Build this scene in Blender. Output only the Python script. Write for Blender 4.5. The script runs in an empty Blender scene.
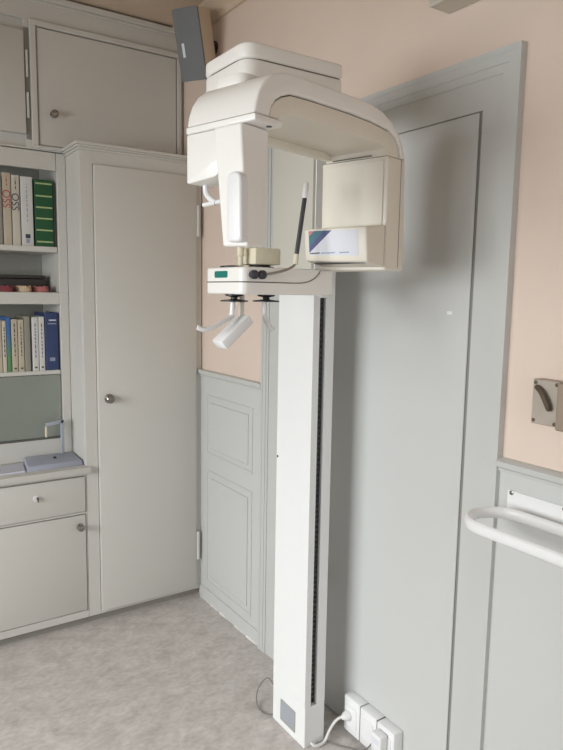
import bpy, bmesh, math, random
from mathutils import Vector, Matrix
random.seed(4)
SC = bpy.context.scene
COL = SC.collection
PI = math.pi

# ------------------------------------------------------------------ materials
def mat(name, col, rough=0.5, metal=0.0, var=0.03, vscale=6.0, bump=0.0, bscale=60.0, spec=0.5, emit=None):
    m = bpy.data.materials.new(name); m.use_nodes = True
    nt = m.node_tree; n = nt.nodes; l = nt.links
    b = n['Principled BSDF']
    b.inputs['Roughness'].default_value = rough
    b.inputs['Metallic'].default_value = metal
    b.inputs['Specular IOR Level'].default_value = spec
    tc = n.new('ShaderNodeTexCoord')
    nz = n.new('ShaderNodeTexNoise'); nz.inputs['Scale'].default_value = vscale; nz.inputs['Detail'].default_value = 4
    l.new(tc.outputs['Object'], nz.inputs['Vector'])
    mr = n.new('ShaderNodeMapRange')
    mr.inputs['From Min'].default_value = 0.3; mr.inputs['From Max'].default_value = 0.7
    mr.inputs['To Min'].default_value = 1 - var; mr.inputs['To Max'].default_value = 1 + var
    l.new(nz.outputs['Fac'], mr.inputs['Value'])
    hs = n.new('ShaderNodeHueSaturation'); hs.inputs['Color'].default_value = (*col, 1)
    l.new(mr.outputs['Result'], hs.inputs['Value'])
    l.new(hs.outputs['Color'], b.inputs['Base Color'])
    if bump:
        n2 = n.new('ShaderNodeTexNoise'); n2.inputs['Scale'].default_value = bscale; n2.inputs['Detail'].default_value = 3
        l.new(tc.outputs['Object'], n2.inputs['Vector'])
        bp = n.new('ShaderNodeBump'); bp.inputs['Strength'].default_value = bump; bp.inputs['Distance'].default_value = 0.004
        l.new(n2.outputs['Fac'], bp.inputs['Height']); l.new(bp.outputs['Normal'], b.inputs['Normal'])
    return m

def rgb(r, g, b):
    f = lambda c: ((c/255+0.055)/1.055)**2.4 if c > 10 else c/255/12.92
    return (f(r), f(g), f(b))

M = {}
M['peach'] = mat('peach_wall_paint', rgb(226, 208, 194), 0.85, var=0.02, vscale=2.5, bump=0.12, bscale=90)
M['ceiling'] = mat('ceiling_paint', rgb(212, 192, 170), 0.9, var=0.015, bump=0.08)
M['greyp'] = mat('grey_green_gloss_paint', rgb(203, 204, 202), 0.42, var=0.012, vscale=2, bump=0.05, bscale=30)
M['greytrim'] = mat('grey_green_trim_paint', rgb(199, 200, 197), 0.4, var=0.012, vscale=3)
M['joint'] = mat('shallow_joint', rgb(138, 137, 132), 0.7)
M['gap'] = mat('dark_joint', rgb(96, 96, 92), 0.8)
M['cab'] = mat('cabinet_white_paint', rgb(210, 208, 202), 0.42, var=0.012, vscale=3, bump=0.04, bscale=25)
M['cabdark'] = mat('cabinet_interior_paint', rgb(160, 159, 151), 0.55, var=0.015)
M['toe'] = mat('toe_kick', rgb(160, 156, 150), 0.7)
M['mach'] = mat('machine_white_enamel', rgb(245, 243, 238), 0.33, var=0.006)
M['machcol'] = mat('column_white_enamel', rgb(236, 237, 236), 0.38, var=0.006)
M['sleeve'] = mat('shade_toned_sleeve_enamel', rgb(204, 201, 190), 0.45, var=0.008)  # sleeve greyed: the shade under the rotating arm is put into its colour
M['cream'] = mat('machine_cream_plastic', rgb(234, 228, 215), 0.4, var=0.008)
M['pad'] = mat('cream_pad', rgb(222, 214, 190), 0.6, var=0.01)
M['seam'] = mat('seam_gasket', rgb(112, 106, 96), 0.7)  # dark joint lines between the machine's shells
M['black'] = mat('black_plastic', rgb(26, 26, 28), 0.45)
M['dkgrey'] = mat('dark_grey_rod', rgb(58, 58, 64), 0.4)
M['steel'] = mat('brushed_steel', rgb(168, 164, 158), 0.32, metal=0.9, var=0.03, vscale=40)
M['knob'] = mat('old_nickel_knob', rgb(150, 146, 140), 0.25, metal=0.85, var=0.05, vscale=30)
M['hinge'] = mat('painted_hinge', rgb(214, 212, 206), 0.4, var=0.02)
M['teal'] = mat('teal_label', rgb(24, 122, 112), 0.4)
M['lav'] = mat('pale_sticker', rgb(222, 224, 232), 0.4, var=0.004)
M['pink'] = mat('sticker_pink', rgb(196, 120, 124), 0.4)
M['stteal'] = mat('sticker_teal', rgb(52, 108, 124), 0.4)
M['stblue'] = mat('sticker_blue', rgb(72, 78, 128), 0.4)
M['ink'] = mat('printed_ink', rgb(62, 66, 84), 0.5)
M['inkgrey'] = mat('pale_ink', rgb(150, 156, 176), 0.5)
M['ventgrey'] = mat('vent_grey', rgb(180, 181, 180), 0.5, var=0.14, vscale=160)
M['white'] = mat('bright_white_plastic', rgb(238, 238, 238), 0.35, var=0.004)
M['cable'] = mat('white_cable', rgb(226, 224, 220), 0.5)
M['gcable'] = mat('grey_cable', rgb(128, 126, 122), 0.5)
M['grille'] = mat('speaker_grille', rgb(122, 125, 128), 0.75, var=0.06, vscale=300)
M['beige'] = mat('beige_plastic', rgb(206, 190, 168), 0.55)
M['fixgrey'] = mat('fixture_grey', rgb(150, 152, 148), 0.5)
M['fixpale'] = mat('fixture_pale', rgb(206, 200, 188), 0.55)
M['boxmetal'] = mat('grey_box_metal', rgb(176, 166, 154), 0.5, metal=0.25, var=0.06, vscale=25)
M['boxdark'] = mat('box_cover_metal', rgb(150, 136, 120), 0.5, metal=0.25, var=0.06, vscale=25)
M['lever'] = mat('lever_bronze', rgb(98, 84, 70), 0.5, metal=0.3)
M['blueg'] = mat('blue_grey_plastic', rgb(164, 168, 183), 0.5, var=0.015)
M['blueg2'] = mat('blue_grey_metal', rgb(170, 176, 188), 0.4, metal=0.3)
M['paper'] = mat('pale_lilac_sheet', rgb(206, 206, 218), 0.6, var=0.01)
M['pages'] = mat('book_pages', rgb(214, 206, 186), 0.8, var=0.05, vscale=80)
M['bcream'] = mat('book_cream', rgb(194, 183, 163), 0.6, var=0.03)
M['bcream2'] = mat('book_ivory', rgb(204, 198, 183), 0.6, var=0.03)
M['bwhite'] = mat('book_white', rgb(212, 211, 208), 0.5, var=0.02)
M['bgrey'] = mat('book_grey', rgb(150, 146, 134), 0.6, var=0.03)
M['bgreen'] = mat('book_green', rgb(28, 84, 48), 0.5, var=0.05)
M['bgold'] = mat('book_band', rgb(178, 196, 140), 0.5)
M['bblue'] = mat('book_blue', rgb(50, 66, 108), 0.5, var=0.04)
M['bdark'] = mat('book_dark', rgb(66, 62, 58), 0.6)
M['bred'] = mat('book_red_ink', rgb(186, 84, 66), 0.6)
M['plaster'] = mat('cream_plaster', rgb(214, 190, 160), 0.8, var=0.05, vscale=40)
M['pplaster'] = mat('pink_plaster', rgb(186, 116, 112), 0.7, var=0.06, vscale=40)
M['rplaster'] = mat('maroon_plaster', rgb(140, 66, 72), 0.7, var=0.06, vscale=40)
M['tray'] = mat('dark_case', rgb(66, 62, 60), 0.6)
M['caulk'] = mat('white_caulk', rgb(226, 224, 218), 0.8, var=0.05, vscale=30)

def bicolor(name, c1, c2, z0, z1):
    m = mat(name, c1, 0.5, var=0.01); nt = m.node_tree; n = nt.nodes; l = nt.links
    tc = n.new('ShaderNodeTexCoord'); s = n.new('ShaderNodeSeparateXYZ'); l.new(tc.outputs['Object'], s.inputs[0])
    mr = n.new('ShaderNodeMapRange'); mr.inputs['From Min'].default_value = z0; mr.inputs['From Max'].default_value = z1
    l.new(s.outputs['Z'], mr.inputs['Value'])
    mx = n.new('ShaderNodeMix'); mx.data_type = 'RGBA'
    mx.inputs[6].default_value = (*c1, 1); mx.inputs[7].default_value = (*c2, 1)
    l.new(mr.outputs['Result'], mx.inputs[0]); l.new(mx.outputs[2], n['Principled BSDF'].inputs['Base Color'])
    return m
M['bgb'] = bicolor('book_green_to_blue_print', rgb(92, 140, 88), rgb(62, 108, 172), 0.06, 0.17)

def floor_mat():
    m = bpy.data.materials.new('marbled_vinyl_floor'); m.use_nodes = True
    nt = m.node_tree; n = nt.nodes; l = nt.links; b = n['Principled BSDF']
    tc = n.new('ShaderNodeTexCoord')
    mp = n.new('ShaderNodeMapping'); mp.inputs['Rotation'].default_value = (0, 0, 0.35); mp.inputs['Scale'].default_value = (1.0, 1.5, 1)
    l.new(tc.outputs['Object'], mp.inputs['Vector'])
    n1 = n.new('ShaderNodeTexNoise'); n1.inputs['Scale'].default_value = 11; n1.inputs['Detail'].default_value = 7; n1.inputs['Roughness'].default_value = 0.62; n1.inputs['Distortion'].default_value = 0.6
    l.new(mp.outputs['Vector'], n1.inputs['Vector'])
    cr = n.new('ShaderNodeValToRGB'); e = cr.color_ramp.elements
    e[0].position = 0.30; e[0].color = (*rgb(186, 178, 173), 1); e[1].position = 0.72; e[1].color = (*rgb(214, 209, 204), 1)
    k = e.new(0.5); k.color = (*rgb(202, 195, 190), 1)
    l.new(n1.outputs['Fac'], cr.inputs['Fac'])
    n2 = n.new('ShaderNodeTexNoise'); n2.inputs['Scale'].default_value = 45; n2.inputs['Detail'].default_value = 4
    l.new(mp.outputs['Vector'], n2.inputs['Vector'])
    c2 = n.new('ShaderNodeValToRGB'); f = c2.color_ramp.elements
    f[0].position = 0.3; f[0].color = (0.88, 0.875, 0.87, 1); f[1].position = 0.62; f[1].color = (1.04, 1.04, 1.04, 1)
    l.new(n2.outputs['Fac'], c2.inputs['Fac'])
    mx = n.new('ShaderNodeMix'); mx.data_type = 'RGBA'; mx.blend_type = 'MULTIPLY'; mx.inputs[0].default_value = 1
    l.new(cr.outputs['Color'], mx.inputs[6]); l.new(c2.outputs['Color'], mx.inputs[7])
    l.new(mx.outputs[2], b.inputs['Base Color'])
    b.inputs['Roughness'].default_value = 0.5; b.inputs['Specular IOR Level'].default_value = 0.35
    return m
M['floor'] = floor_mat()

def glass_mat(name, col, alpha_rough=0.0):
    m = bpy.data.materials.new(name); m.use_nodes = True
    nt = m.node_tree; n = nt.nodes; l = nt.links
    for x in list(n):
        if x.type != 'OUTPUT_MATERIAL': n.remove(x)
    out = [x for x in n if x.type == 'OUTPUT_MATERIAL'][0]
    t = n.new('ShaderNodeBsdfTransparent'); t.inputs['Color'].default_value = (*col, 1)
    g = n.new('ShaderNodeBsdfGlossy'); g.inputs['Roughness'].default_value = 0.05
    lw = n.new('ShaderNodeLayerWeight'); lw.inputs['Blend'].default_value = 0.25
    mx = n.new('ShaderNodeMixShader')
    l.new(lw.outputs['Fresnel'], mx.inputs[0]); l.new(t.outputs[0], mx.inputs[1]); l.new(g.outputs[0], mx.inputs[2])
    l.new(mx.outputs[0], out.inputs['Surface'])
    return m
M['glass'] = mat('frosted_greenish_glass', rgb(172, 178, 168), 0.12, var=0.01); M['glass'].node_tree.nodes['Principled BSDF'].inputs['Alpha'].default_value = 0.55
M['winglass'] = glass_mat('window_glass', (0.98, 0.99, 0.99))

# ------------------------------------------------------------------ mesh helpers
IDF = lambda p, q, r: Vector((p, q, r))
TH = math.radians(15)
UX = Vector((math.cos(TH), math.sin(TH), 0)); VX = Vector((-math.sin(TH), math.cos(TH), 0))
UV = lambda u, v, z: UX*u + VX*v + Vector((0, 0, z))          # frame of the rotating arm
XZ = lambda p, q, r: Vector((p, r, q))                          # profile in x,z, extruded along y
YZ = lambda p, q, r: Vector((r, p, q))                          # profile in y,z, extruded along x
UZ = lambda p, q, r: UV(p, r, q)                                # profile in u,z, extruded along v
VZ = lambda p, q, r: UV(r, p, q)                                # profile in v,z, extruded along u

def nb(): return bmesh.new()

def box(bm, a0, a1, b0, b1, c0, c1, bev=0.0, seg=2, f=IDF):
    vs = [bm.verts.new(f(x, y, z)) for z in (c0, c1) for x, y in ((a0, b0), (a1, b0), (a1, b1), (a0, b1))]
    fs = [bm.faces.new([vs[i] for i in q]) for q in ((3, 2, 1, 0), (4, 5, 6, 7), (0, 1, 5, 4), (1, 2, 6, 5), (2, 3, 7, 6), (3, 0, 4, 7))]
    bmesh.ops.recalc_face_normals(bm, faces=fs)
    if bev:
        es = list({e for fc in fs for e in fc.edges})
        bmesh.ops.bevel(bm, geom=es, offset=bev, segments=seg, profile=0.5, affect='EDGES')
    return bm

def frustum(bm, bot, top, f=IDF, bev=0.0, seg=2):
    """bot/top = four corner triples"""
    vs = [bm.verts.new(f(*p)) for p in list(bot)+list(top)]
    fs = [bm.faces.new([vs[i] for i in q]) for q in ((3, 2, 1, 0), (4, 5, 6, 7), (0, 1, 5, 4), (1, 2, 6, 5), (2, 3, 7, 6), (3, 0, 4, 7))]
    bmesh.ops.recalc_face_normals(bm, faces=fs)
    if bev:
        es = list({e for fc in fs for e in fc.edges})
        bmesh.ops.bevel(bm, geom=es, offset=bev, segments=seg, profile=0.5, affect='EDGES')
    return bm

def roundpoly(pts, rads, n=6):
    out = []; N = len(pts)
    for i in range(N):
        p = Vector(pts[i]); a = Vector(pts[i-1]); c = Vector(pts[(i+1) % N]); r = rads[i]
        if r <= 0: out.append(tuple(p)); continue
        d1 = (a-p).normalized(); d2 = (c-p).normalized()
        ang = d1.angle(d2); t = min(r/math.tan(ang/2), (a-p).length*0.49, (c-p).length*0.49)
        s = p+d1*t; e = p+d2*t
        for k in range(n+1):
            w = k/n
            out.append(tuple(s*(1-w)**2 + p*2*w*(1-w) + e*w**2))
    return out

def prism(bm, poly, r0, r1, f=IDF, bev=0.0, seg=2):
    a = [bm.verts.new(f(p, q, r0)) for p, q in poly]; b = [bm.verts.new(f(p, q, r1)) for p, q in poly]
    N = len(poly); fs = [bm.faces.new(a), bm.faces.new(b[::-1])]
    for i in range(N):
        j = (i+1) % N
        fs.append(bm.faces.new([a[j], a[i], b[i], b[j]]))
    bmesh.ops.recalc_face_normals(bm, faces=fs)
    if bev:
        es = list({e for fc in fs[:2] for e in fc.edges})
        bmesh.ops.bevel(bm, geom=es, offset=bev, segments=seg, profile=0.5, affect='EDGES')
    return bm

def catmull(pts, n=8):
    P = [Vector(p) for p in pts]; out = []
    for i in range(len(P)-1):
        p0 = P[max(i-1, 0)]; p1 = P[i]; p2 = P[i+1]; p3 = P[min(i+2, len(P)-1)]
        for k in range(n):
            t = k/n
            out.append(0.5*((2*p1)+(p2-p0)*t+(2*p0-5*p1+4*p2-p3)*t*t+(3*p1-p0-3*p2+p3)*t**3))
    out.append(P[-1]); return out

def tube(bm, pts, r, seg=10, caps=True, flat=1.0, up=None):
    P = [Vector(p) for p in pts]; rings = []
    t0 = (P[1]-P[0]).normalized()
    nrm = up.copy() if up is not None else t0.orthogonal().normalized()
    for i, p in enumerate(P):
        t = (P[min(i+1, len(P)-1)]-P[max(i-1, 0)]).normalized()
        nrm = (nrm - t*nrm.dot(t)).normalized(); bn = t.cross(nrm)
        rr = r[i] if isinstance(r, (list, tuple)) else r
        rings.append([bm.verts.new(p + nrm*rr*math.cos(2*PI*k/seg) + bn*rr*flat*math.sin(2*PI*k/seg)) for k in range(seg)])
    fs = []
    for a, b in zip(rings, rings[1:]):
        for k in range(seg):
            j = (k+1) % seg; fs.append(bm.faces.new([a[k], a[j], b[j], b[k]]))
    if caps:
        fs.append(bm.faces.new(rings[0][::-1])); fs.append(bm.faces.new(rings[-1]))
    bmesh.ops.recalc_face_normals(bm, faces=fs)
    return bm

def lathe(bm, prof, c, axis=(0, 0, 1), seg=20):
    """prof = [(radius, height along axis)] around point c"""
    c = Vector(c); ax = Vector(axis).normalized(); n1 = ax.orthogonal().normalized(); n2 = ax.cross(n1)
    rings = []; fs = []
    for r, h in prof:
        if r < 1e-6: rings.append([bm.verts.new(c+ax*h)])
        else: rings.append([bm.verts.new(c+ax*h+n1*r*math.cos(2*PI*k/seg)+n2*r*math.sin(2*PI*k/seg)) for k in range(seg)])
    for a, b in zip(rings, rings[1:]):
        for k in range(seg):
            j = (k+1) % seg
            if len(a) == 1: fs.append(bm.faces.new([a[0], b[j], b[k]]))
            elif len(b) == 1: fs.append(bm.faces.new([a[k], a[j], b[0]]))
            else: fs.append(bm.faces.new([a[k], a[j], b[j], b[k]]))
    if len(rings[0]) > 1: fs.append(bm.faces.new(rings[0][::-1]))
    if len(rings[-1]) > 1: fs.append(bm.faces.new(rings[-1]))
    bmesh.ops.recalc_face_normals(bm, faces=fs)
    return bm

def wpos(o):
    v = Vector((0, 0, 0))
    while o is not None: v += o.location; o = o.parent
    return v

def mesh_obj(name, bm, m, parent=None, loc=None, smooth=35):
    """vertices are given in world coordinates; origin goes to loc (or the parent's origin)"""
    org = Vector(loc) if loc is not None else (wpos(parent) if parent else Vector((0, 0, 0)))
    bmesh.ops.translate(bm, verts=bm.verts, vec=-org)
    me = bpy.data.meshes.new(name); bm.to_mesh(me); bm.free()
    if smooth:
        for p in me.polygons: p.use_smooth = True
        me.set_sharp_from_angle(angle=math.radians(smooth))
    me.materials.append(m)
    o = bpy.data.objects.new(name, me); COL.objects.link(o)
    if parent: o.parent = parent; o.location = org - wpos(parent)
    else: o.location = org
    return o

def tag(o, label, cat, group=None):
    o['label'] = label; o['category'] = cat
    if group: o['group'] = group
    return o

def thing(name, label, cat, loc, group=None):
    o = bpy.data.objects.new(name, None); COL.objects.link(o); o.location = loc
    o.empty_display_size = 0.05
    return tag(o, label, cat, group)

def struct(name, bm, m, parent=None, loc=None, label=None):
    o = mesh_obj(name, bm, m, parent, loc)
    if parent is None: o['kind'] = 'structure'
    if label: o['label'] = label
    return o

def text_obj(name, s, size, m, mw, parent, squash=1.0):
    cu = bpy.data.curves.new(name, 'FONT'); cu.body = s; cu.size = size; cu.extrude = 0.0002
    cu.align_x = 'CENTER'; cu.align_y = 'CENTER'
    t = bpy.data.objects.new(name, cu); COL.objects.link(t)
    dg = bpy.context.evaluated_depsgraph_get()
    me = bpy.data.meshes.new_from_object(t.evaluated_get(dg))
    bpy.data.objects.remove(t); bpy.data.curves.remove(cu)
    me.transform(Matrix.Diagonal((squash, 1, 1, 1))); me.transform(mw); me.transform(Matrix.Translation(-wpos(parent)))
    me.materials.clear(); me.materials.append(m)
    o = bpy.data.objects.new(name, me); COL.objects.link(o); o.parent = parent
    return o

# ------------------------------------------------------------------ room shell
X1, Y0, Y1, ZC = 3.1, -0.52, 3.6, 2.715
struct('floor', box(nb(), -0.15, X1+0.15, Y0-0.15, Y1+0.15, -0.12, 0.0), M['floor'])
struct('ceiling', box(nb(), -0.15, X1+0.15, Y0-0.15, Y1+0.15, ZC, ZC+0.12), M['ceiling'])
struct('wall_left', box(nb(), 0.0, X1, Y0-0.15, Y0, 0, ZC), M['peach'])
struct('wall_right', box(nb(), -0.15, 0.0, Y0-0.15, Y1+0.15, 0, ZC), M['peach'])
VX0, VX1, VZ0, VZ1 = 0.35, 1.75, 0.85, 2.0
bm = nb()
box(bm, 0, VX0, Y1, Y1+.15, 0, ZC); box(bm, VX1, X1, Y1, Y1+.15, 0, ZC)
box(bm, VX0, VX1, Y1, Y1+.15, 0, VZ0); box(bm, VX0, VX1, Y1, Y1+.15, VZ1, ZC)
struct('wall_rear', bm, M['peach'])
bm = nb()
for a in ((VX0, VX0+.05), (VX1-.05, VX1)): box(bm, a[0], a[1], Y1+.05, Y1+.10, VZ0, VZ1, .004)
for z in ((VZ0, VZ0+.05), (VZ1-.05, VZ1)): box(bm, VX0+.05, VX1-.05, Y1+.052, Y1+.098, z[0], z[1])
fill_win = struct('added_fill_window', bm, M['white'], loc=((VX0+VX1)/2, Y1+.075, VZ0))  # unseen window, added only as the opening for the rear fill light
struct('window_pane', box(nb(), VX0+.04, VX1-.04, Y1+.072, Y1+.078, VZ0+.04, VZ1-.04), M['winglass'], fill_win)
WY0, WY1, WZ0, WZ1 = 0.50, 2.40, 0.58, 2.06
bm = nb()
box(bm, X1, X1+0.15, Y0-0.15, WY0, 0, ZC); box(bm, X1, X1+0.15, WY1, Y1+0.15, 0, ZC)
box(bm, X1, X1+0.15, WY0, WY1, 0, WZ0); box(bm, X1, X1+0.15, WY0, WY1, WZ1, ZC)
struct('wall_front', bm, M['peach'])
# window opposite the door wall: the room's daylight
bm = nb()
for a in ((WY0, WY0+.05), (WY1-.05, WY1), ((WY0+WY1)/2-.03, (WY0+WY1)/2+.03)): box(bm, X1+.05, X1+.10, a[0], a[1], WZ0, WZ1, .004)
for z in ((WZ0, WZ0+.05), (WZ1-.05, WZ1)): box(bm, X1+.052, X1+.098, WY0+.05, WY1-.05, z[0], z[1])
win = struct('window_1', bm, M['white'], loc=(X1+.075, (WY0+WY1)/2, WZ0))
struct('window_pane', box(nb(), X1+.072, X1+.078, WY0+.04, WY1-.04, WZ0+.04, WZ1-.04), M['winglass'], win)
struct('window_sill', box(nb(), X1-.12, X1+.05, WY0-.05, WY1+.05, WZ0-.04, WZ0, .005), M['white'], win)

# cornice along the door wall and rail mouldings
def moulding(y0, y1, prof, m, name):
    return struct(name, prism(nb(), prof, y0, y1, XZ), m)
moulding(-0.2, Y1, [(0, 2.645), (.012, 2.645), (.016, 2.66), (.03, 2.672), (.05, 2.695), (.058, 2.7), (.058, ZC), (0, ZC)], M['ceiling'], 'trim_1')

# grey wainscot left of the door: slab, panels, rail
DL0, DL1, DR1, DR0 = 0.56, 0.69, 1.600, 1.712      # casing outer / inner, left and right
w = struct('trim_2', box(nb(), 0.0, 0.008, 0.0, DL0, 0.0, 1.10), M['greyp'], label='grey painted wainscot between tall cupboard and door')
def panel(y0, y1, z0, z1, name, par):
    bm = nb()
    t = .012
    for a in ((y0, y1, z0, z0+t), (y0, y1, z1-t, z1), (y0, y0+t, z0+t, z1-t), (y1-t, y1, z0+t, z1-t)):
        box(bm, .008, .0108, a[0], a[1], a[2], a[3], .002, 1)
    i = .034
    box(bm, .008, .0108, y0+i, y1-i, z0+i, z1-i, .004, 1)
    return struct(name, bm, M['greyp'], par)
panel(.065, .482, .735, 1.02, 'wainscot_panel', w)
panel(.065, .482, .10, .66, 'wainscot_panel', w)
struct('wainscot_foot', box(nb(), .008, .014, 0, DL0, 0, .065, .002, 1), M['greyp'], w)
moulding(0.0, DL0, [(0, 1.098), (.012, 1.098), (.014, 1.108), (.024, 1.114), (.026, 1.132), (0, 1.134)], M['greytrim'], 'trim_3')
bm = nb()
random.seed(11)
y = 0.01
while y < .62:                                       # ragged white caulk line where wall meets floor
    wdt = random.uniform(.015, .05); d = random.uniform(.010, .018)
    frustum(bm, [(.008, y, 0), (d, y+.004, 0), (d*.9, y+wdt, 0), (.008, y+wdt+.006, 0)],
            [(.008, y, .03), (.012, y+.004, .012), (.012, y+wdt, .014), (.008, y+wdt+.006, .03)])
    y += wdt*.8
struct('wall_caulk', bm, M['caulk'], w)
# grey wainscot right of the door
struct('trim_4', box(nb(), 0.0, 0.008, DR0, Y1, 0.0, 1.055), M['greyp'], label='grey painted wainscot right of the door')
moulding(DR0, Y1, [(0, 1.052), (.014, 1.052), (.016, 1.060), (.026, 1.066), (.028, 1.080), (.018, 1.086), (0, 1.087)], M['greytrim'], 'trim_5')

# blocked grey door with wide casing
bm = nb()
box(bm, .0095, .0125, DL1+.009, DR1-.012, .004, 1.9645, .002, 1)
dr = struct('door_1', bm, M['greyp'], loc=(0, (DL1+DR1)/2, 0), label='tall grey-green flush door behind the column')
struct('door_gap', box(nb(), 0.0, .009, DL1, DR1, 0, 1.967), M['joint'], dr)
bm = nb()      # flat casing boards, mitred
def mitre(bm, yo0, yo1, zo, yi0, yi1, zi, x0, x1):
    L = [(yo0, 0), (yi0, 0), (yi0, zi), (yo0, zo)]; R = [(yo1, 0), (yo1, zo), (yi1, zi), (yi1, 0)]; T = [(yo0, zo), (yi0, zi), (yi1, zi), (yo1, zo)]
    for q in (L, R, T): prism(bm, q, x0, x1, YZ)
mitre(bm, DL0+.05, DR0-.052, 2.042, DL1, DR1, 1.967, 0, .014)
struct('door_casing', bm, M['greytrim'], dr)
bm = nb()
mitre(bm, DL0, DR0, 2.102, DL0+.014, DR0-.014, 2.088, 0, .022)
mitre(bm, DL0+.014, DR0-.014, 2.088, DL0+.035, DR0-.035, 2.064, 0, .0205)
mitre(bm, DL0+.035, DR0-.035, 2.064, DL0+.05, DR0-.052, 2.042, 0, .018)
struct('door_backband', bm, M['greytrim'], dr)
tag(mesh_obj('paper_label', box(nb(), .012, .0126, 1.512, 1.530, 1.446, 1.455), M['white'], loc=(.012, 1.521, 1.446)), 'tiny white paper label stuck on the grey door', 'label')

# ------------------------------------------------------------------ cabinets on the left wall
YB = Y0 + 0.006                   # back of the built-ins
YF = -0.2                         # recessed front plane
def knob(px, pz, yf, parent, r=.014, name='knob'):
    return mesh_obj(name, lathe(nb(), [(r*.95, 0), (r*.95, .003), (r*.45, .005), (r*.42, .014), (r*.8, .019), (r, .025), (r*.85, .031), (r*.45, .035), (0, .036)], (px, yf, pz), (0, 1, 0)), M['knob'], parent)

# tall cupboard
TX0, TX1, TZ = 0.004, 0.5605, 2.068
tall = thing('tall_cupboard', 'tall white built-in cupboard with one long door and steel knob', 'cupboard', (0.27, -0.25, 0))
bm = nb()
box(bm, TX0, TX1, YB, -0.018, .042, TZ, .002, 1)
for a in ((TX0, .036, .042, TZ), (.508, TX1, .042, TZ), (.036, .508, .042, .058), (.036, .508, 2.014, TZ)): box(bm, a[0], a[1], -0.018, 0.0, a[2], a[3], .001, 1)
mesh_obj('body', bm, M['cab'], tall)
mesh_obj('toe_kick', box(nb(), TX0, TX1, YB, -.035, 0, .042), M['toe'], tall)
bm = nb()
def crown(bm, x0, x1, yb, yf, z0):
    for k, (o, a, b) in enumerate(((.006, 0, .010), (.013, .010, .018), (.020, .018, .030))):
        box(bm, x0, x1+o, yb, yf+o, z0+a, z0+b, .002, 1)
crown(bm, TX0, TX1, YF+.002, 0.0, TZ)
mesh_obj('crown_moulding', bm, M['cab'], tall)
d = mesh_obj('door', box(nb(), .037, .506, -0.016, 0.016, .060, 2.012, .003, 2), M['cab'], tall)
mesh_obj('knob', lathe(nb(), [(.021, 0), (.021, .002), (.019, .006), (.013, .008), (.012, .014), (.017, .018), (.0185, .024), (.014, .029), (0, .031)], (.459, .016, 1.027), (0, 1, 0)), M['knob'], d)
for z in (.272, 1.815):
    h = nb(); box(h, .018, .036, 0.0, .019, z-.068, z+.068, .003, 1)
    tube(h, [(.031, .02, z-.07), (.031, .02, z+.07)], .0065, 8)
    mesh_obj('hinge', h, M['hinge'], d)

# base cabinet
BX0, BX1 = 0.562, 1.45
base = thing('base_cabinet', 'low white base cabinet with drawer and cupboard door under the counter', 'cabinet', (1.0, -0.25, 0))
bm = nb()
box(bm, BX0, BX1, YB, -0.018, .042, .705, .002, 1)
for a in ((BX0, .566, .042, .705), (.566, BX1, .042, .075), (.566, BX1, .523, .531), (.566, BX1, .694, .705)): box(bm, a[0], a[1], -0.018, 0.0, a[2], a[3], .001, 1)
mesh_obj('body', bm, M['cab'], base)
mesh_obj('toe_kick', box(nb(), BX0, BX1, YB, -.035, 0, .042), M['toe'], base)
dw = mesh_obj('drawer', box(nb(), .569, 1.12, -0.016, .006, .534, .691, .003, 2), M['cab'], base)
k = nb(); lathe(k, [(.013, 0), (.013, .003), (0, .004)], (.776, .006, .627), (0, 1, 0))
mesh_obj('key_plate', k, M['white'], dw)
k = nb(); box(k, .7685, .7715, .010, .026, .614, .634, .001, 1); lathe(k, [(.0045, 0), (.0045, .010), (0, .010)], (.770, .0085, .627), (0, 1, 0), 10)
mesh_obj('key', k, M['lever'], dw)
cd = mesh_obj('door', box(nb(), .569, 1.12, -0.016, .004, .079, .519, .003, 2), M['cab'], base)
knob(.596, .470, .004, cd, .0155)
dw2 = mesh_obj('drawer', box(nb(), 1.13, BX1-.01, -0.016, .006, .534, .691, .003, 2), M['cab'], base)
mesh_obj('door', box(nb(), 1.13, BX1-.01, -0.016, .004, .079, .519, .003, 2), M['cab'], base)

# counter top
bm = nb()
box(bm, .562, BX1, YB, .001, .706, .735, .003, 2); 
box(bm, .545, BX1, .0015, .024, .706, .735, .004, 2)
ct = tag(mesh_obj('counter_top', bm, M['cab'], loc=(1.0, -.2, .706)), 'white painted counter top over the drawer', 'counter')

# open bookcase standing on the counter
bc = thing('bookcase', 'white open shelf unit with books above the counter', 'bookcase', (1.0, -.35, .736))
bm = nb()
box(bm, .562, .600, YB, YF, .736, 2.078, .002, 1)              # right stile / side
box(bm, BX1-.03, BX1, YB, YF, .736, 2.078, .002, 1)
box(bm, .602, BX1-.03, YF-.022, YF, 2.004, 2.078, .002, 1)     # head rail
box(bm, .602, BX1-.03, YB, YF-.022, 2.05, 2.078)
mesh_obj('case', bm, M['cab'], bc)
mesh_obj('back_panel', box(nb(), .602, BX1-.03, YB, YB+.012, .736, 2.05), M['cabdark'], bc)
for z, t in ((1.680, .024), (1.137, .018)):
    mesh_obj('shelf', box(nb(), .603, BX1-.031, YB+.013, YF-.006, z-t, z, .002, 1), M['cab'], bc)
bm = nb(); box(bm, .603, BX1-.031, YB+.013, YF-.004, 1.448, 1.470, .001, 1); box(bm, .603, BX1-.031, YF-.018, YF+.004, 1.430, 1.482, .003, 1)
box(bm, .5625, .603, YF-.001, YF+.004, 1.430, 1.482, .002, 1)
mesh_obj('middle_rail', bm, M['cab'], bc)
mesh_obj('bottom_rail', box(nb(), .603, BX1-.031, YF-.02, YF-.002, .736, .826, .002, 1), M['cab'], bc)
mesh_obj('glass_track', box(nb(), .603, BX1-.031, YF-.018, YF-.004, .827, .835), M['gap'], bc)
mesh_obj('glass_pane', box(nb(), .605, BX1-.033, YF-.013, YF-.009, .836, 1.116), M['glass'], bc)
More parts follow.
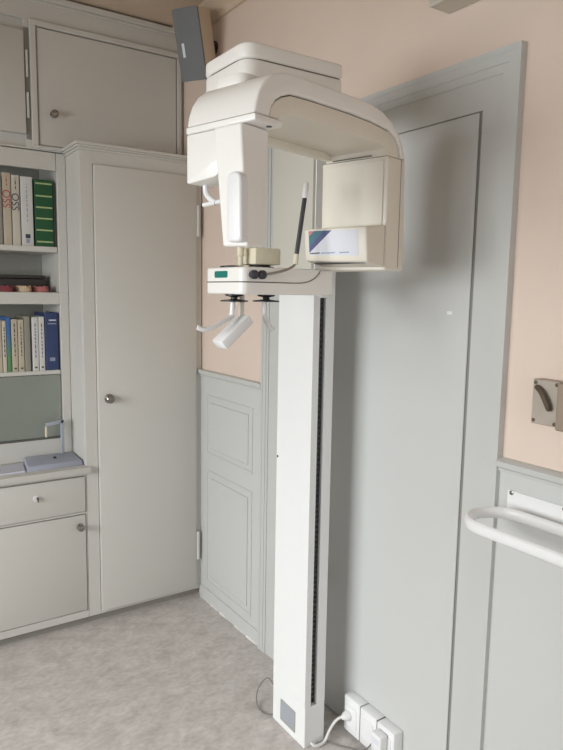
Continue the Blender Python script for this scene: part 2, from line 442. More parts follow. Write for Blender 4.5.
bm = nb(); box(bm, .618, .630, YB+.0125, YB+.016, .85, 1.11)
for i in range(9): box(bm, .621, .627, YB+.016, YB+.0175, .865+i*.027, .873+i*.027)
mesh_obj('shelf_pin_strip', bm, M['hinge'], bc)
# upper wall cupboard
up = thing('wall_cupboard', 'white upper cupboard with two doors under the ceiling', 'cupboard', (.7, -.35, 2.08))
bm = nb()
box(bm, .003, BX1, YB, YF-.02, 2.082, 2.706, .002, 1)
box(bm, .003, BX1, YF-.02, YF, 2.60, 2.706, .002, 1)          # frieze
box(bm, .003, BX1, YF-.02, YF, 2.082, 2.090, .001, 1)
box(bm, .003, .012, YF-.02, YF, 2.09, 2.60)
box(bm, .695, .720, YF-.02, YF, 2.09, 2.60)
mesh_obj('body', bm, M['cab'], up)
bm = nb()
box(bm, .003, BX1, YF-.004, YF+.008, 2.670, 2.682, .002, 1); box(bm, .003, BX1, YF-.004, YF+.02, 2.682, 2.706, .004, 1)
mesh_obj('cornice', bm, M['cab'], up)
bm = nb(); fr = .028                                          # right door: frame edge with inner leaf
for a in ((.016, .699, 2.577, 2.601), (.016, .699, 2.086, 2.100), (.673, .699, 2.1, 2.577), (.016, .036, 2.1, 2.577)): box(bm, a[0], a[1], YF, YF+.016, a[2], a[3], .003, 1)
d = mesh_obj('door', box(nb(), .039, .669, YF, YF+.009, 2.103, 2.574, .003, 1), M['cab'], up)
mesh_obj('door_border', bm, M['cab'], up)
knob(.608, 2.234, YF+.009, d, .0165)
d2 = mesh_obj('door', box(nb(), .722, 1.40, YF-.018, YF+.014, 2.140, 2.548, .003, 2), M['cab'], up)
mesh_obj('hinge_gap', box(nb(), .7005, .7195, YF-.003, YF+.002, 2.12, 2.566), M['joint'], up)
for z0, z1 in ((2.368, 2.475), (2.205, 2.308)):
    h = nb(); box(h, .7065, .716, YF+.002, YF+.012, z0+(.08 if z1 > 9 else 0), z1, .002, 1)
    mesh_obj('hinge', h, M['hinge'], d2)

# ------------------------------------------------------------------ books (spines face +y)
def book(x0, x1, z0, h, m, label, group, yfr=YF-.014, depth=.19, marks=(), lean=0.0):
    cx = (x0+x1)/2
    t = thing('book', label, 'book', (cx, yfr-depth/2, z0), group)
    s = 0.003
    bm = nb()
    P = roundpoly([(x0, yfr-depth), (x0, yfr), (x1, yfr), (x1, yfr-depth)], [0, .004, .004, 0], 3)
    inner = [(x1-s, yfr-depth), (x1-s, yfr-s), (x0+s, yfr-s), (x0+s, yfr-depth)]
    prism(bm, P+inner, z0, z0+h)
    mesh_obj('cover', bm, m, t)
    mesh_obj('page_block', box(nb(), x0+s+.0003, x1-s-.0003, yfr-depth+.004, yfr-s-.0005, z0+.003, z0+h-.004), M['pages'], t)
    for mk in marks: mk(t, x0, x1, z0, h, yfr)
    if lean: t.rotation_euler = (0, lean, 0)
    return t
def band(zr0, zr1, m, wr=(0.06, .94), name='band'):
    def f(t, x0, x1, z0, h, y):
        w = x1-x0
        mesh_obj(name, box(nb(), x0+w*wr[0], x0+w*wr[1], y-.0004, y+.0006, z0+h*zr0, z0+h*zr1), m, t)
    return f
def glyphs(s, zr, size, m):
    def f(t, x0, x1, z0, h, y):
        mw = Matrix.Translation(((x0+x1)/2, y+.0006, z0+h*zr)) @ Matrix.Rotation(PI, 4, 'Z') @ Matrix.Rotation(PI/2, 4, 'X') @ Matrix.Rotation(PI/2, 4, 'Z')
        text_obj('spine_lettering', s, size, m, mw, t)
    return f
def lines(zr0, zr1, m, n=2):
    """vertical rows of tiny print, as broken strokes"""
    def f(t, x0, x1, z0, h, y):
        bm = nb(); w = x1-x0; rr = random.Random(int(x0*1000))
        for i in range(n):
            cx = x0+w*(i+1)/(n+1); z = z0+h*zr0
            while z < z0+h*zr1:
                L = rr.uniform(.006, .02); box(bm, cx-.0018, cx+.0018, y-.0004, y+.0006, z, min(z+L, z0+h*zr1)); z += L+.006
        mesh_obj('spine_print', bm, m, t)
    return f
G1 = 'books on the top shelf'
Z1 = 1.680
book(.603, .612, Z1, .268, M['bdark'], 'thin dark book against the right side of the top shelf', G1)
book(.614, .692, Z1, .283, M['bgreen'], 'thick green book with six pale bands on the spine', G1,
     marks=[band(a, a+.022, M['bgold']) for a in (.06, .235, .41, .575, .745, .93)])
book(.699, .748, Z1, .288, M['bwhite'], 'white book with a small dark emblem low on its spine, beside the thick green book', G1,
     marks=[lines(.35, .9, M['inkgrey'], 1), band(.04, .10, M['inkgrey'], (.35, .65), 'emblem'), band(.11, .17, M['ink'], (.3, .7), 'emblem')])
book(.752, .784, Z1, .290, M['bcream2'], 'ivory book with grey spine lettering on the top shelf', G1,
     marks=[glyphs('SSO', .62, .042, M['ink']), lines(.80, .95, M['ink'], 1)])
book(.787, .820, Z1, .296, M['bcream'], 'cream book with red spine lettering on the top shelf', G1,
     marks=[glyphs('SSO', .64, .044, M['bred']), lines(.82, .96, M['bred'], 1)])
book(.823, .850, Z1, .280, M['bgrey'], 'grey-green book left of the red-lettered cream book', G1)
book(.853, .885, Z1, .290, M['bcream2'], 'ivory book at the far left end of the top shelf', G1)
G3 = 'books on the lower shelf'
Z3 = 1.137
book(.607, .664, Z3, .256, M['bblue'], 'wide dark blue book at the right end of the lower shelf', G3,
     marks=[band(.80, .82, M['inkgrey'], (.15, .8), 'title'), band(.86, .88, M['lav'], (.15, .7), 'title'), band(.16, .22, M['inkgrey'], (.3, .7), 'emblem')])
book(.667, .691, Z3, .238, M['bwhite'], 'white book directly left of the wide blue book', G3, marks=[lines(.25, .9, M['stblue'], 1), band(.05, .08, M['ink'], (.3, .7), 'emblem')])
book(.693, .720, Z3, .236, M['bwhite'], 'white book, the left one of the white pair on the lower shelf', G3, marks=[lines(.25, .9, M['stblue'], 1), band(.05, .08, M['ink'], (.3, .7), 'emblem')])
book(.728, .752, Z3, .240, M['bgrey'], 'thin grey book left of the gap on the lower shelf', G3)
book(.754, .778, Z3, .226, M['bcream'], 'cream book right next to the thin grey book', G3, marks=[lines(.3, .92, M['bdark'], 1), band(.05, .08, M['bdark'], (.3, .7), 'emblem')])
book(.780, .805, Z3, .228, M['bcream'], 'cream book right next to the blue and green book', G3, marks=[lines(.3, .92, M['bdark'], 1), band(.05, .08, M['bdark'], (.3, .7), 'emblem')])
book(.807, .824, Z3, .236, M['bgb'], 'slim book with a blue and green printed spine', G3)
book(.826, .842, Z3, .222, M['bcream2'], 'slim ivory book left of the blue and green book', G3, marks=[lines(.3, .9, M['bdark'], 1)])
book(.844, .868, Z3, .224, M['bcream'], 'cream book at the far left end of the lower shelf', G3, marks=[lines(.3, .9, M['bdark'], 1)])

# plaster dental models in front of a dark case on the middle shelf
ZM = 1.471
case = thing('storage_case', 'dark case standing behind the dental models on the middle shelf', 'case', (.74, -.37, ZM))
bm = nb(); box(bm, .628, .90, -.435, -.335, ZM, ZM+.070, .006, 2); mesh_obj('body', bm, M['tray'], case)
bm = nb(); box(bm, .626, .902, -.437, -.333, ZM+.071, ZM+.086, .005, 2); mesh_obj('lid', bm, M['tray'], case)
def cast(cx, m, gm, label):
    t = thing('dental_model', label, 'dental model', (cx, -.27, ZM), 'dental models on the middle shelf')
    hw = .032
    P = roundpoly([(cx-hw, -.305), (cx+hw, -.305), (cx+hw, -.265), (cx+.014, -.228), (cx-.014, -.228), (cx-hw, -.265)], [.004]*6, 2)
    mesh_obj('plaster_base', prism(nb(), P, ZM, ZM+.026, bev=.002), m, t)
    bm = nb(); rr = random.Random(int(cx*999))
    for i in range(13):
        a = PI*(i/12); x = cx+.026*math.cos(a); y = -.290+.056*math.sin(a)
        h = .012+rr.uniform(-.002, .003); r = .0052 if 3 < i < 9 else .0066
        lathe(bm, [(r*.8, 0), (r, h*.5), (r*.8, h*.9), (0, h)], (x, y, ZM+.025), seg=8)
    mesh_obj('teeth', bm, gm, t)
cast(.662, M['pplaster'], M['pplaster'], 'pink dental model, nearest the right side of the middle shelf')
cast(.735, M['plaster'], M['plaster'], 'cream dental model between the pink and the maroon ones')
cast(.808, M['rplaster'], M['rplaster'], 'maroon dental model left of the cream one')

# blue-grey device with bent arm, and a sheet, on the counter
dv = thing('tabletop_device', 'flat blue-grey device with thin bent arm lying on the counter', 'device', (.66, -.13, .735))
bm = nb()
frustum(bm, [(.567, -.022, .7352), (.80, -.022, .7352), (.780, -.185, .7352), (.567, -.185, .7352)],
        [(.570, -.03, .757), (.795, -.03, .757), (.777, -.182, .763), (.570, -.182, .763)], bev=.003)
mesh_obj('slab', bm, M['blueg'], dv)
mesh_obj('button', lathe(nb(), [(.007, 0), (.007, .004), (.004, .007), (0, .007)], (.665, -.11, .7605)), M['dkgrey'], dv)
bm = nb(); box(bm, .609, .623, -.168, -.156, .763, .918, .002, 1)
arm = mesh_obj('post', bm, M['blueg2'], dv)
bm = nb(); frustum(bm, [(.609, -.168, .905), (.688, -.168, .893), (.688, -.156, .893), (.609, -.156, .905)], [(.609, -.168, .920), (.688, -.168, .908), (.688, -.156, .908), (.609, -.156, .920)], bev=.001)
mesh_obj('arm', bm, M['blueg2'], dv)
mesh_obj('arm_tip', box(nb(), .682, .690, -.168, -.156, .845, .894, .002, 1), M['pad'], dv)
bm = nb(); frustum(bm, [(.806, -.03, .7352), (.97, -.03, .7352), (.97, -.165, .7352), (.786, -.165, .7352)], [(.808, -.032, .742), (.97, -.032, .742), (.97, -.165, .742), (.788, -.165, .742)])
tag(mesh_obj('paper_pad', bm, M['paper'], loc=(.87, -.1, .735)), 'pale lilac paper pad on the counter left of the blue-grey device', 'paper pad')

# ------------------------------------------------------------------ panoramic x-ray machine
xm = thing('panoramic_x_ray_machine', 'white panoramic dental x-ray machine on a tall column beside the door', 'x-ray machine', (.17, 1.07, 0))
CX0, CX1, CY0, CY1, CZ = .132, .213, .975, 1.165, 1.972
SX0, SX1, SZ0, SZ1 = .163, .189, .142, 1.484
bm = nb()      # column as a plan polygon with the slot cut into its side
P = [(CX0, CY0), (CX1, CY0), (CX1, CY1), (SX1, CY1), (SX1, CY1-.025), (SX0, CY1-.025), (SX0, CY1), (CX0, CY1)]
prism(bm, P, SZ0, SZ1)
box(bm, CX0, CX1, CY0, CY1, SZ1, CZ)
col = mesh_obj('column', bm, M['machcol'], xm)
mesh_obj('column_foot', box(nb(), CX0-.0005, CX1+.0005, CY0, CY1+.001, 0, SZ0-.001, .002, 1), M['machcol'], col)
mesh_obj('slot_lining', box(nb(), SX0+.0005, SX1-.0005, CY1-.024, CY1-.016, SZ0, SZ1), M['black'], col)
bm = nb()
z = SZ0+.02
while z < SZ1-.01:
    box(bm, SX0+.006, SX1-.006, CY1-.016, CY1-.011, z, z+.010); z += .017
mesh_obj('drive_chain', bm, M['dkgrey'], col)
# front facing strip beside the slot
bm = nb(); box(bm, CX1, CX1+.0015, 1.027, 1.114, .027, .102, .0005, 1)
vt = mesh_obj('vent_plate', bm, M['ventgrey'], col)
bm = nb()
for a in ((1.027, 1.0305, .027, .102), (1.1105, 1.114, .027, .102), (1.0305, 1.1105, .0985, .102), (1.0305, 1.1105, .027, .0305)): box(bm, CX1+.0015, CX1+.003, *a)
mesh_obj('vent_frame', bm, M['toe'], vt)
bm = nb()
for i in range(6): box(bm, CX1+.0015, CX1+.0025, 1.035, 1.106, .036+i*.0105, .040+i*.0105)
mesh_obj('vent_slats', bm, M['inkgrey'], vt)
mesh_obj('screw_hole', lathe(nb(), [(.004, 0), (.004, .001), (0, .001)], (CX1, .981, .953), (1, 0, 0), 10), M['dkgrey'], col)
mesh_obj('cable_knob', lathe(nb(), [(.004, 0), (.006, .006), (0, .010)], (.20, CY0+.001, .107), (0, -1, 0), 10), M['black'], col)
for z in (.5, 1.2, 1.8): mesh_obj('wall_bracket', box(nb(), .0235, CX0, .978, 1.0, z-.04, z+.04), M['cream'], xm)
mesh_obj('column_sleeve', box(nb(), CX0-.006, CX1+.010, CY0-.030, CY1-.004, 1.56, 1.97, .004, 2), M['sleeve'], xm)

# carriage + chin support
bm = nb()
P = [(.214, CY1+.001), (.26, 1.185), (.40, 1.272), (.40, 1.445), (.365, 1.43), (.32, 1.37), (.28, 1.29), (.245, 1.235), (.218, 1.203), (.192, 1.186), (.158, 1.178), (.150, CY1+.001)]
prism(bm, roundpoly(P, [0, .03, 0, 0, .02, .05, .06, .06, .03, .02, 0, 0], 4), 1.490, 1.551)
for v in bm.verts:
    if v.co.z < 1.52: v.co.z += .042*max(0, min(1, (1.43-v.co.y)/.25))
mesh_obj('carriage', bm, M['mach'], xm)
ch = mesh_obj('chin_support', prism(nb(), roundpoly([(.633, 1.270), (.633, 1.452), (.37, 1.452), (.37, 1.270)], [.018, .022, 0, 0], 8), 1.493, 1.557, bev=.005, seg=3), M['mach'], xm)
sm = [(.40, 1.2695, 1.522), (.60, 1.2695, 1.522), (.6245, 1.273, 1.522), (.6332, 1.286, 1.522), (.6332, 1.36, 1.522), (.6332, 1.434, 1.522), (.627, 1.4475, 1.522), (.611, 1.4522, 1.522), (.54, 1.4522, 1.522), (.48, 1.4522, 1.522), (.452, 1.4522, 1.5245), (.430, 1.4522, 1.532), (.414, 1.4522, 1.545), (.408, 1.4522, 1.554)]
mesh_obj('shell_seam', tube(nb(), catmull(sm, 4), .0014, 6), M['seam'], ch)
uc = ch
mesh_obj('teal_label', prism(nb(), roundpoly([(1.322, 1.532), (1.385, 1.532), (1.385, 1.548), (1.322, 1.548)], [.005]*4, 4), .6325, .6345, YZ), M['teal'], uc, ).__setitem__('label', 'small teal label')
# things bolted onto the chin support
def cpart(n, bm, m, l=None):
    o = mesh_obj(n, bm, m, ch)
    if l: o['label'] = l
    return o
bp = cpart('bite_block', box(nb(), .488, .562, 1.315, 1.395, 1.566, 1.606, .004, 2), M['pad'], 'cream square block')
bm = nb(); lathe(bm, [(.036, 0), (.036, .004), (.026, .006), (.026, .010)], (.525, 1.355, 1.557)); cpart('black_base', bm, M['black'])
bm = nb(); lathe(bm, [(.030, 0), (.030, .004), (.012, .006), (.0, .006)], (.595, 1.34, 1.557)); cpart('black_base', bm, M['black'])
bm = nb(); lathe(bm, [(.0065, 0), (.0065, .022), (.009, .024), (.009, .045), (.006, .048), (0, .048)], (.583, 1.36, 1.562), seg=14); cpart('bite_peg', bm, M['pad'])
for x in (.607, .585):
    bm = nb(); lathe(bm, [(.0075, 0), (.0075, .006), (.0105, .008), (.0105, .016), (.006, .019), (0, .019)], (x, 1.452, 1.539), (0, 1, 0), 14); cpart('adjusting_screw', bm, M['dkgrey'])
rod = cpart('positioning_rod', tube(nb(), catmull([(.578, 1.465, 1.540), (.552, 1.466, 1.544), (.520, 1.466, 1.552), (.500, 1.466, 1.561), (.493, 1.466, 1.570)], 5), .0032, 8), M['steel'])
bm = nb(); tube(bm, [(.494, 1.466, 1.566), (.4905, 1.466, 1.590)], .0065, 10); mesh_obj('rod_holder', bm, M['pad'], rod)
bm = nb(); tube(bm, [(.4905, 1.466, 1.590), (.470, 1.466, 1.722)], .0055, 10); mesh_obj('black_sleeve', bm, M['dkgrey'], rod)
bm = nb(); tube(bm, [(.470, 1.466, 1.722), (.4692, 1.466, 1.730), (.466, 1.466, 1.755), (.4655, 1.466, 1.760)], [.006, .007, .0065, .003], 10); mesh_obj('white_tip', bm, M['white'], rod)
# hand rests below
for x in (.600, .508):
    bm = nb(); lathe(bm, [(0, 0), (.022, 0), (.022, -.004), (.008, -.007), (.008, -.012), (.034, -.015), (.034, -.018), (0, -.018)], (x, 1.36, 1.493))
    hm = cpart('swivel_mount', bm, M['black'])
    if x > .55: pts = [(.604, 1.36, 1.477), (.606, 1.36, 1.445), (.612, 1.362, 1.436), (.640, 1.37, 1.424), (.672, 1.375, 1.412), (.690, 1.375, 1.409), (.706, 1.372, 1.414)]
    else: pts = [(.512, 1.36, 1.477), (.512, 1.36, 1.440), (.506, 1.36, 1.425), (.497, 1.36, 1.413), (.486, 1.36, 1.404)]
    mesh_obj('temple_rod', tube(nb(), catmull(pts, 5), .0062, 10), M['white'], hm)
bm = nb(); box(bm, .568, .580, 1.345, 1.357, 1.432, 1.493, .002, 1); cs = cpart('chin_post', bm, M['cream'])
c = Vector((.603, 1.36, 1.402)); a = Vector((.76, 0, -.65)).normalized(); b = Vector((.65, 0, .76)).normalized()
F2 = lambda p, q, r: c + a*p + b*q + Vector((0, 1, 0))*r
mesh_obj('chin_rest', box(nb(), -.050, .050, -.013, .013, -.026, .026, .004, 2, F2), M['white'], cs)

# top arm box and its link to the column
bm = nb()
P = [(.133, .98), (.212, .98), (.24, 1.06), (.42, 1.31), (.42, 1.40), (.35, 1.34), (.212, 1.16), (.133, 1.16)]
prism(bm, P, 1.973, 2.02, bev=.003)
ta = mesh_obj('top_arm', bm, M['cream'], xm)
bp_ = roundpoly([(.385, 1.29), (.652, 1.29), (.652, 1.492), (.385, 1.492)], [.01, .03, .04, .01], 6)
mesh_obj('arm_head', prism(nb(), bp_, 1.930, 1.999, bev=.004), M['mach'], ta)
bl = roundpoly([(.3845, 1.2895), (.6525, 1.2895), (.6525, 1.4925), (.3845, 1.4925)], [.01, .03, .04, .01], 6)
mesh_obj('arm_lid', prism(nb(), bl, 2.001, 2.034, bev=.006, seg=3), M['mach'], ta)
bg = roundpoly([(.388, 1.293), (.649, 1.293), (.649, 1.489), (.388, 1.489)], [.01, .045, .05, .01], 6)
mesh_obj('lid_seam', prism(nb(), bg, 1.998, 2.002), M['seam'], ta)

# rotating arm (its own frame u, v, z)
VN, VF, UF, UR = 1.443, 1.253, 1.163, .620
outer = [(1.163, 1.826), (1.160, 1.845), (1.151, 1.868), (1.135, 1.890), (1.110, 1.907), (1.078, 1.917), (1.03, 1.920), (.939, 1.922), (.83, 1.924), (.775, 1.922), (.735, 1.916), (.70, 1.904), (.668, 1.884), (.645, 1.858), (.632, 1.832), (.630, 1.824)]
inner = [(.652, 1.824), (.658, 1.848), (.675, 1.868), (.705, 1.880), (.78, 1.886), (.866, 1.887), (1.0, 1.884), (1.058, 1.881), (1.085, 1.872), (1.104, 1.860), (1.116, 1.845), (1.1215, 1.826)]
arm = mesh_obj('rotating_arm', prism(nb(), outer+inner, VF, VN, UZ, bev=.006, seg=3), M['mach'], xm)
gr = [(u, z-.0028) for u, z in inner[2:-1]]
inner_line = [(.654, 1.826), (.6595, 1.847), (.676, 1.866), (.7055, 1.878), (.78, 1.884), (.866, 1.885), (1.0, 1.882), (1.057, 1.879), (1.0835, 1.870), (1.102, 1.8585), (1.114, 1.844), (1.119, 1.826)]
liner = [(.652, 1.824)] + inner_line[1:-1] + [(1.117, 1.828), (1.090, 1.828), (1.082, 1.838), (1.066, 1.843), (1.03, 1.845), (.74, 1.845), (.715, 1.838), (.706, 1.824)]
mesh_obj('inner_liner', prism(nb(), liner, VF+.004, VN-.004, UZ, bev=.003), M['cream'], arm)
mesh_obj('far_lip', prism(nb(), roundpoly([(1.088, 1.829), (.707, 1.829), (.707, 1.850), (1.088, 1.850)], [.006, 0, 0, 0], 3), VF+.0045, VF+.024, UZ, bev=.002), M['cream'], arm)
mesh_obj('liner_seam', prism(nb(), inner[1:-1]+inner_line[1:-1][::-1], VF+.010, VN-.008, UZ), M['seam'], arm)
# end cap: rim and face block, with tube head
mesh_obj('cap_rim', prism(nb(), roundpoly([(1.088, 1.812), (1.1640, 1.812), (1.1640, 1.8245), (1.088, 1.8245)], [.004, .004, 0, .004], 3), VF-.001, VN+.002, UZ, bev=.003), M['mach'], arm)
mesh_obj('rim_screw', lathe(nb(), [(.006, 0), (.006, .0012), (0, .0012)], UV(1.112, 1.432, 1.8122), (0, 0, -1), 12), M['dkgrey'], arm)
fb = roundpoly([(VF, 1.715), (1.340, 1.722), (1.366, 1.750), (1.366, 1.811), (VF, 1.811)], [.006, .02, .03, 0, 0], 6)
mesh_obj('face_block', prism(nb(), fb, 1.100, 1.163, VZ, bev=.003), M['mach'], arm)
mesh_obj('plinth', prism(nb(), roundpoly([(.95, 1.256), (1.085, 1.256), (1.085, 1.335), (.95, 1.335)], [.01, .006, .03, .02], 5), 1.912, 1.940, UV, bev=.004), M['mach'], arm)
bm = nb()
frustum(bm, [(1.104, 1.362, 1.588), (1.166, 1.362, 1.586), (1.166, 1.430, 1.584), (1.104, 1.424, 1.586)],
        [(1.094, 1.344, 1.811), (1.174, 1.344, 1.811), (1.174, 1.419, 1.811), (1.094, 1.415, 1.811)], UV)
th = mesh_obj('tube_head', bm, M['mach'], arm)
bv = th.modifiers.new('bevel', 'BEVEL'); bv.width = .005; bv.segments = 3
bm = nb()      # round-topped cone port on the front corner
ring = []
pr0 = [(1.388, 1.590), (1.430, 1.588), (1.424, 1.690)] 
cap = roundpoly([(1.391, 1.592), (1.4305, 1.592), (1.4275, 1.722), (1.390, 1.722)], [.010, .010, .019, .019], 8)
prism(bm, cap, 1.160, 1.184, VZ, bev=.006, seg=4)
mesh_obj('cone_port', bm, M['white'], th)
hk = catmull([UV(1.125, 1.268, 1.722), UV(1.125, 1.270, 1.702), UV(1.125, 1.280, 1.690), UV(1.125, 1.300, 1.678)], 5)
bm = nb(); tube(bm, hk, .0062, 10); tube(bm, [UV(1.125, 1.262, 1.677), UV(1.125, 1.345, 1.683)], .0045, 10)
mesh_obj('grip_rod', bm, M['white'], arm)
# receptor
rc = mesh_obj('image_receptor', prism(nb(), roundpoly([(UR, 1.556), (.705, 1.556), (.705, 1.8225), (.630, 1.8225)], [.012, .006, .0, .0], 4), VF-.008, VN, UZ, bev=.005, seg=3), M['cream'], xm)
mesh_obj('front_panel', box(nb(), .705, .7085, VF+.004, VN-.012, 1.66, 1.815, .001, 1, UV), M['cream'], rc)
bm = nb(); box(bm, .706, .714, VF+.03, VN-.045, 1.826, 1.8275, 0, 1, UV); mesh_obj('slot_line', bm, M['seam'], rc)
mesh_obj('side_seam', box(nb(), .648, .6495, VN-.003, VN+.0006, 1.565, 1.82, 0, 1, UV), M['seam'], rc)
dp = mesh_obj('display_box', frustum(nb(), [(.7065, 1.252, 1.566), (.778, 1.254, 1.578), (.778, 1.440, 1.573), (.7065, 1.441, 1.562)],
        [(.7065, 1.252, 1.664), (.785, 1.254, 1.655), (.785, 1.440, 1.655), (.7065, 1.441, 1.664)], UV, bev=.005, seg=3), M['cream'], rc)
mesh_obj('bottom_vent', box(nb(), .735, .768, 1.275, 1.425, 1.5705, 1.573, .001, 1, UV), M['dkgrey'], dp)
def face(y_, z_, e=0.0):       # point on the sloped display face (v, z)
    return (.778 + (z_-1.5755)/(1.655-1.5755)*.007 + e)
FD = lambda p, q, r: UV(face(p, q, r), p, q)
st = mesh_obj('sticker', prism(nb(), [(1.270, 1.592), (1.416, 1.588), (1.416, 1.648), (1.270, 1.650)], -.001, .0008, FD), M['lav'], dp)
def tri(poly, m, e, n): mesh_obj(n, prism(nb(), poly, 0, e, FD), m, st)
tri([(1.270, 1.598), (1.340, 1.6490), (1.270, 1.650)], M['stblue'], .0012, 'blue_corner')
tri([(1.270, 1.612), (1.318, 1.6492), (1.270, 1.650)], M['stteal'], .0015, 'teal_corner')
tri([(1.270, 1.637), (1.287, 1.6497), (1.270, 1.650)], M['pink'], .0018, 'pink_corner')
bm = nb(); 
for a, b_ in ((1.272, 1.302),): prism(bm, [(a, 1.5945), (b_, 1.5950), (b_, 1.5980), (a, 1.5972)], 0, .0012, FD)
mesh_obj('printed_name', bm, M['ink'], st)
bm = nb()
for a, b_ in ((1.306, 1.322), (1.324, 1.348), (1.362, 1.390)): prism(bm, [(a, 1.5945), (b_, 1.5950), (b_, 1.5975), (a, 1.5972)], 0, .0012, FD)
mesh_obj('printed_name', bm, M['inkgrey'], st)

# ------------------------------------------------------------------ cables and sockets by the column foot
sk = thing('socket_block', 'white triple wall socket low on the grey door', 'socket', (.03, 1.30, .02))
for i in range(3):
    y0 = 1.173+i*.0815; y1 = y0+.080; dz = -.003*i
    m_ = mesh_obj('socket_module', box(nb(), .0125, .052, y0, y1, .018, .145+dz*.6, .005, 2), M['white'], sk)
    mesh_obj('socket_face', prism(nb(), roundpoly([(y0+.014, .045), (y1-.014, .045), (y1-.014, .118), (y0+.014, .118)], [.012]*4, 4), .052, .0545, YZ), M['white'], m_)
    if i < 2: mesh_obj('socket_seam', box(nb(), .014, .0505, y1, y1+.0015, .019, .142), M['joint'], m_)
pc = thing('power_cable', 'white power cable looping from the column foot to the triple socket', 'cable', (.17, 1.17, 0))
cp = catmull([(.190, 1.172, .02), (.185, 1.182, .012), (.165, 1.186, .008), (.140, 1.183, .012), (.115, 1.178, .040), (.095, 1.182, .066), (.078, 1.192, .080), (.060, 1.200, .083)], 6)
mesh_obj('cord', tube(nb(), cp, .0048, 10), M['cable'], pc)
mesh_obj('plug', lathe(nb(), [(.007, 0), (.015, .012), (.017, .022), (.017, .026)], (.0815, 1.200, .083), (-1, 0, 0), 14), M['white'], pc)
pg = thing('plug_adapter', 'white plug with blank label in the right end of the triple socket', 'plug', (.065, 1.37, .07))
bm = nb(); box(bm, .0548, .086, 1.347, 1.392, .068, .128, .006, 2); mesh_obj('body', bm, M['white'], pg)
mesh_obj('label_strip', box(nb(), .086, .0866, 1.354, 1.386, .095, .115), M['lav'], pg)
gp = catmull([(.128, 1.180, .004), (.110, 1.215, .004), (.085, 1.250, .005), (.075, 1.285, .012), (.070, 1.315, .04), (.0665, 1.335, .068), (.064, 1.352, .0745)], 6)
gc = thing('thin_cable', 'thin grey cable curling on the floor below the triple socket', 'cable', (.1, 1.22, 0))
mesh_obj('cord', tube(nb(), gp, .0026, 8), M['gcable'], gc)
mesh_obj('plug_tip', box(nb(), .0548, .066, 1.340, 1.3465, .068, .082, .002, 1), M['gcable'], gc)
lp = catmull([(.200, .964, .107), (.192, .915, .11), (.190, .880, .085), (.205, .862, .045), (.222, .880, .012), (.232, .925, .004), (.222, .960, .006), (.19, .972, .004)], 6)
tag(mesh_obj('wire_loop', tube(nb(), lp, .0022, 8), M['gcable'], loc=(.21, .91, 0)), 'thin grey wire loop at the left side of the column foot', 'wire')
wp = catmull([(.0145, 1.005, 1.40), (.016, 1.05, 1.38), (.017, 1.115, 1.33), (.017, 1.125, 1.27), (.017, 1.09, 1.20), (.0155, 1.04, 1.16)], 6)

# ------------------------------------------------------------------ speaker, fixture, switch box, rail, plate
n_ = Vector((math.cos(math.radians(34)), math.sin(math.radians(34)), 0)); s_ = Vector((-n_.y, n_.x, 0)); tl = math.radians(18)
nf = n_*math.cos(tl)-Vector((0, 0, 1))*math.sin(tl); uf_ = n_*math.sin(tl)+Vector((0, 0, 1))*math.cos(tl)
SPc = Vector((.155, .19, 2.502))
SPF = lambda p, q, r: SPc + s_*p + uf_*q + nf*r
sp = thing('loudspeaker', 'dark grey loudspeaker with beige cabinet mounted high in the corner', 'speaker', tuple(SPc - nf*.06 - uf_*.16))
mesh_obj('cabinet', box(nb(), -.058, .058, -.133, .133, -.112, -.012, .004, 2, SPF), M['beige'], sp)
mesh_obj('grille', box(nb(), -.059, .059, -.135, .135, -.011, .004, .004, 2, SPF), M['grille'], sp)
mesh_obj('badge', box(nb(), -.034, -.022, -.045, .008, .004, .0052, .0005, 1, SPF), M['lav'], sp)
bk = nb(); tube(bk, [SPF(0, 0, -.112), (.002, .118, 2.54)], .012, 10); lathe(bk, [(.03, 0), (.03, .006), (0, .006)], (0.0005, .118, 2.54), (1, 0, 0))
mesh_obj('wall_mount', bk, M['dkgrey'], sp)

fx = thing('wall_lamp', 'pale box lamp with grey front high on the wall above the door', 'lamp', (.0, 1.62, 2.25))
mesh_obj('mount_box', box(nb(), .001, .078, 1.457, 1.80, 2.246, 2.36, .003, 1), M['fixpale'], fx)
mesh_obj('grey_shade', box(nb(), .079, .150, 1.452, 1.80, 2.262, 2.38, .012, 3), M['fixgrey'], fx)

jb = thing('switch_box', 'grey metal switch box with dark lever at the right edge, above the grey panelling', 'switch box', (.015, 1.85, 1.19))
mesh_obj('face_plate', box(nb(), .001, .030, 1.808, 1.879, 1.196, 1.304, .002, 1), M['boxmetal'], jb)
mesh_obj('side_cover', box(nb(), .001, .044, 1.881, 1.960, 1.192, 1.304, .003, 1), M['boxdark'], jb)
for y_, z_ in ((1.8155, 1.296), (1.8715, 1.296), (1.8155, 1.205), (1.8715, 1.203)):
    mesh_obj('screw', lathe(nb(), [(.0045, 0), (.0045, .0015), (.002, .0025), (0, .0025)], (.030, y_, z_), (1, 0, 0), 12), M['lever'], jb)
lv = catmull([(.030, 1.819, 1.2845), (.036, 1.826, 1.284), (.040, 1.838, 1.276), (.042, 1.850, 1.260), (.040, 1.8585, 1.242), (.036, 1.858, 1.238)], 5)
mesh_obj('lever', tube(nb(), lv, .0065, 10), M['lever'], jb)

wpz = thing('wall_strip', 'white plastic strip screwed to the grey panelling below the switch box', 'wall plate', (.01, 1.83, .95))
mesh_obj('strip', box(nb(), .0085, .0125, 1.742, 1.95, .945, 1.009, .001, 1), M['white'], wpz)
for y_ in (1.755, 1.903):
    mesh_obj('screw', lathe(nb(), [(.0058, 0), (.0058, .002), (.003, .003), (0, .003)], (.0125, y_, 1.0035 if y_ < 1.8 else 1.004), (1, 0, 0), 12), M['knob'], wpz)

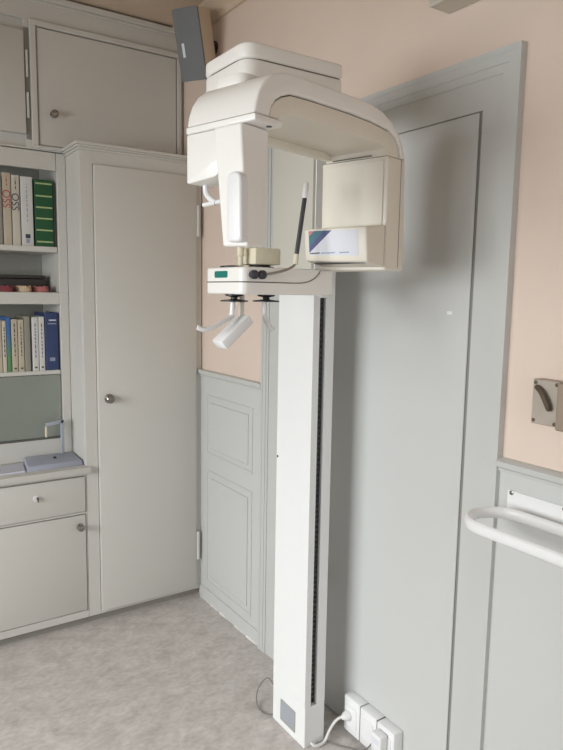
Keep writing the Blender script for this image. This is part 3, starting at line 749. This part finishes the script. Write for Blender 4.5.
tr = thing('towel_rail', 'white rounded towel rail sticking out below the white strip', 'rail', (.128, 2.0, .96))
R0 = .077; cxr, cyr = .130, 1.818
pts = [(cxr-R0, 2.25, .966)] + [(cxr-R0, 2.25-(2.25-cyr)*k/6, .966) for k in range(1, 6)]
pts += [(cxr-R0*math.cos(PI*k/16), cyr-R0*math.sin(PI*k/16), .966) for k in range(17)]
pts += [(cxr+R0, cyr+(2.25-cyr)*k/6, .966) for k in range(1, 7)]
mesh_obj('rail_loop', tube(nb(), pts, .0148, 14, flat=.55, up=Vector((0, 0, 1))), M['white'], tr)
bm = nb(); box(bm, .0085, cxr+R0+.012, 2.235, 2.27, .945, .985, .004, 2)
mesh_obj('rail_bracket', bm, M['white'], tr)

# ------------------------------------------------------------------ light, camera, look
W = bpy.data.worlds.new('sky'); SC.world = W; W.use_nodes = True
W.node_tree.nodes['Background'].inputs['Color'].default_value = (0.90, 0.95, 1.0, 1)
W.node_tree.nodes['Background'].inputs['Strength'].default_value = 1.0
def area(name, loc, tgt, sx, sy, power, col, spread=None):
    L = bpy.data.lights.new(name, 'AREA'); L.shape = 'RECTANGLE'; L.size = sx; L.size_y = sy; L.energy = power; L.color = col
    o = bpy.data.objects.new(name, L); COL.objects.link(o); o.location = loc
    o.rotation_euler = (Vector(tgt)-Vector(loc)).to_track_quat('-Z', 'Y').to_euler()
    if spread: L.spread = math.radians(spread)
    return o
area('window_daylight', (X1+.75, (WY0+WY1)/2+.1, 1.76), (0.6, 1.35, 0.38), 2.2, 1.7, 90, (0.975, 0.99, 1.0), 125)
area('rear_fill_light', ((VX0+VX1)/2, Y1+.55, 1.75), (.35, 1.3, 0.6), 1.5, 1.2, 4.5, (0.98, 0.99, 1.0), 110)  # weak added fill, lifts the sides that face the rear wall

cam = bpy.data.cameras.new('camera'); co = bpy.data.objects.new('camera', cam); COL.objects.link(co); SC.camera = co
yaw, pit, rol = math.radians(236.166), math.radians(7.274), math.radians(0.93)
F = Vector((math.cos(yaw)*math.cos(pit), math.sin(yaw)*math.cos(pit), -math.sin(pit)))
rt = F.cross(Vector((0, 0, 1))).normalized(); upv = rt.cross(F)
r2 = rt*math.cos(rol)+upv*math.sin(rol); u2 = -rt*math.sin(rol)+upv*math.cos(rol)
mw = Matrix((r2, u2, -F)).transposed().to_4x4(); mw.translation = Vector((1.393, 2.756, 1.5))
co.matrix_world = mw
cam.sensor_fit = 'VERTICAL'; cam.sensor_height = 36; cam.lens = 649.8/750*36; cam.clip_start = 0.05

SC.view_settings.view_transform = 'Standard'; SC.view_settings.look = 'None'
SC.view_settings.gamma = 1; SC.view_settings.exposure = 0.0; SC.view_settings.use_curve_mapping = False
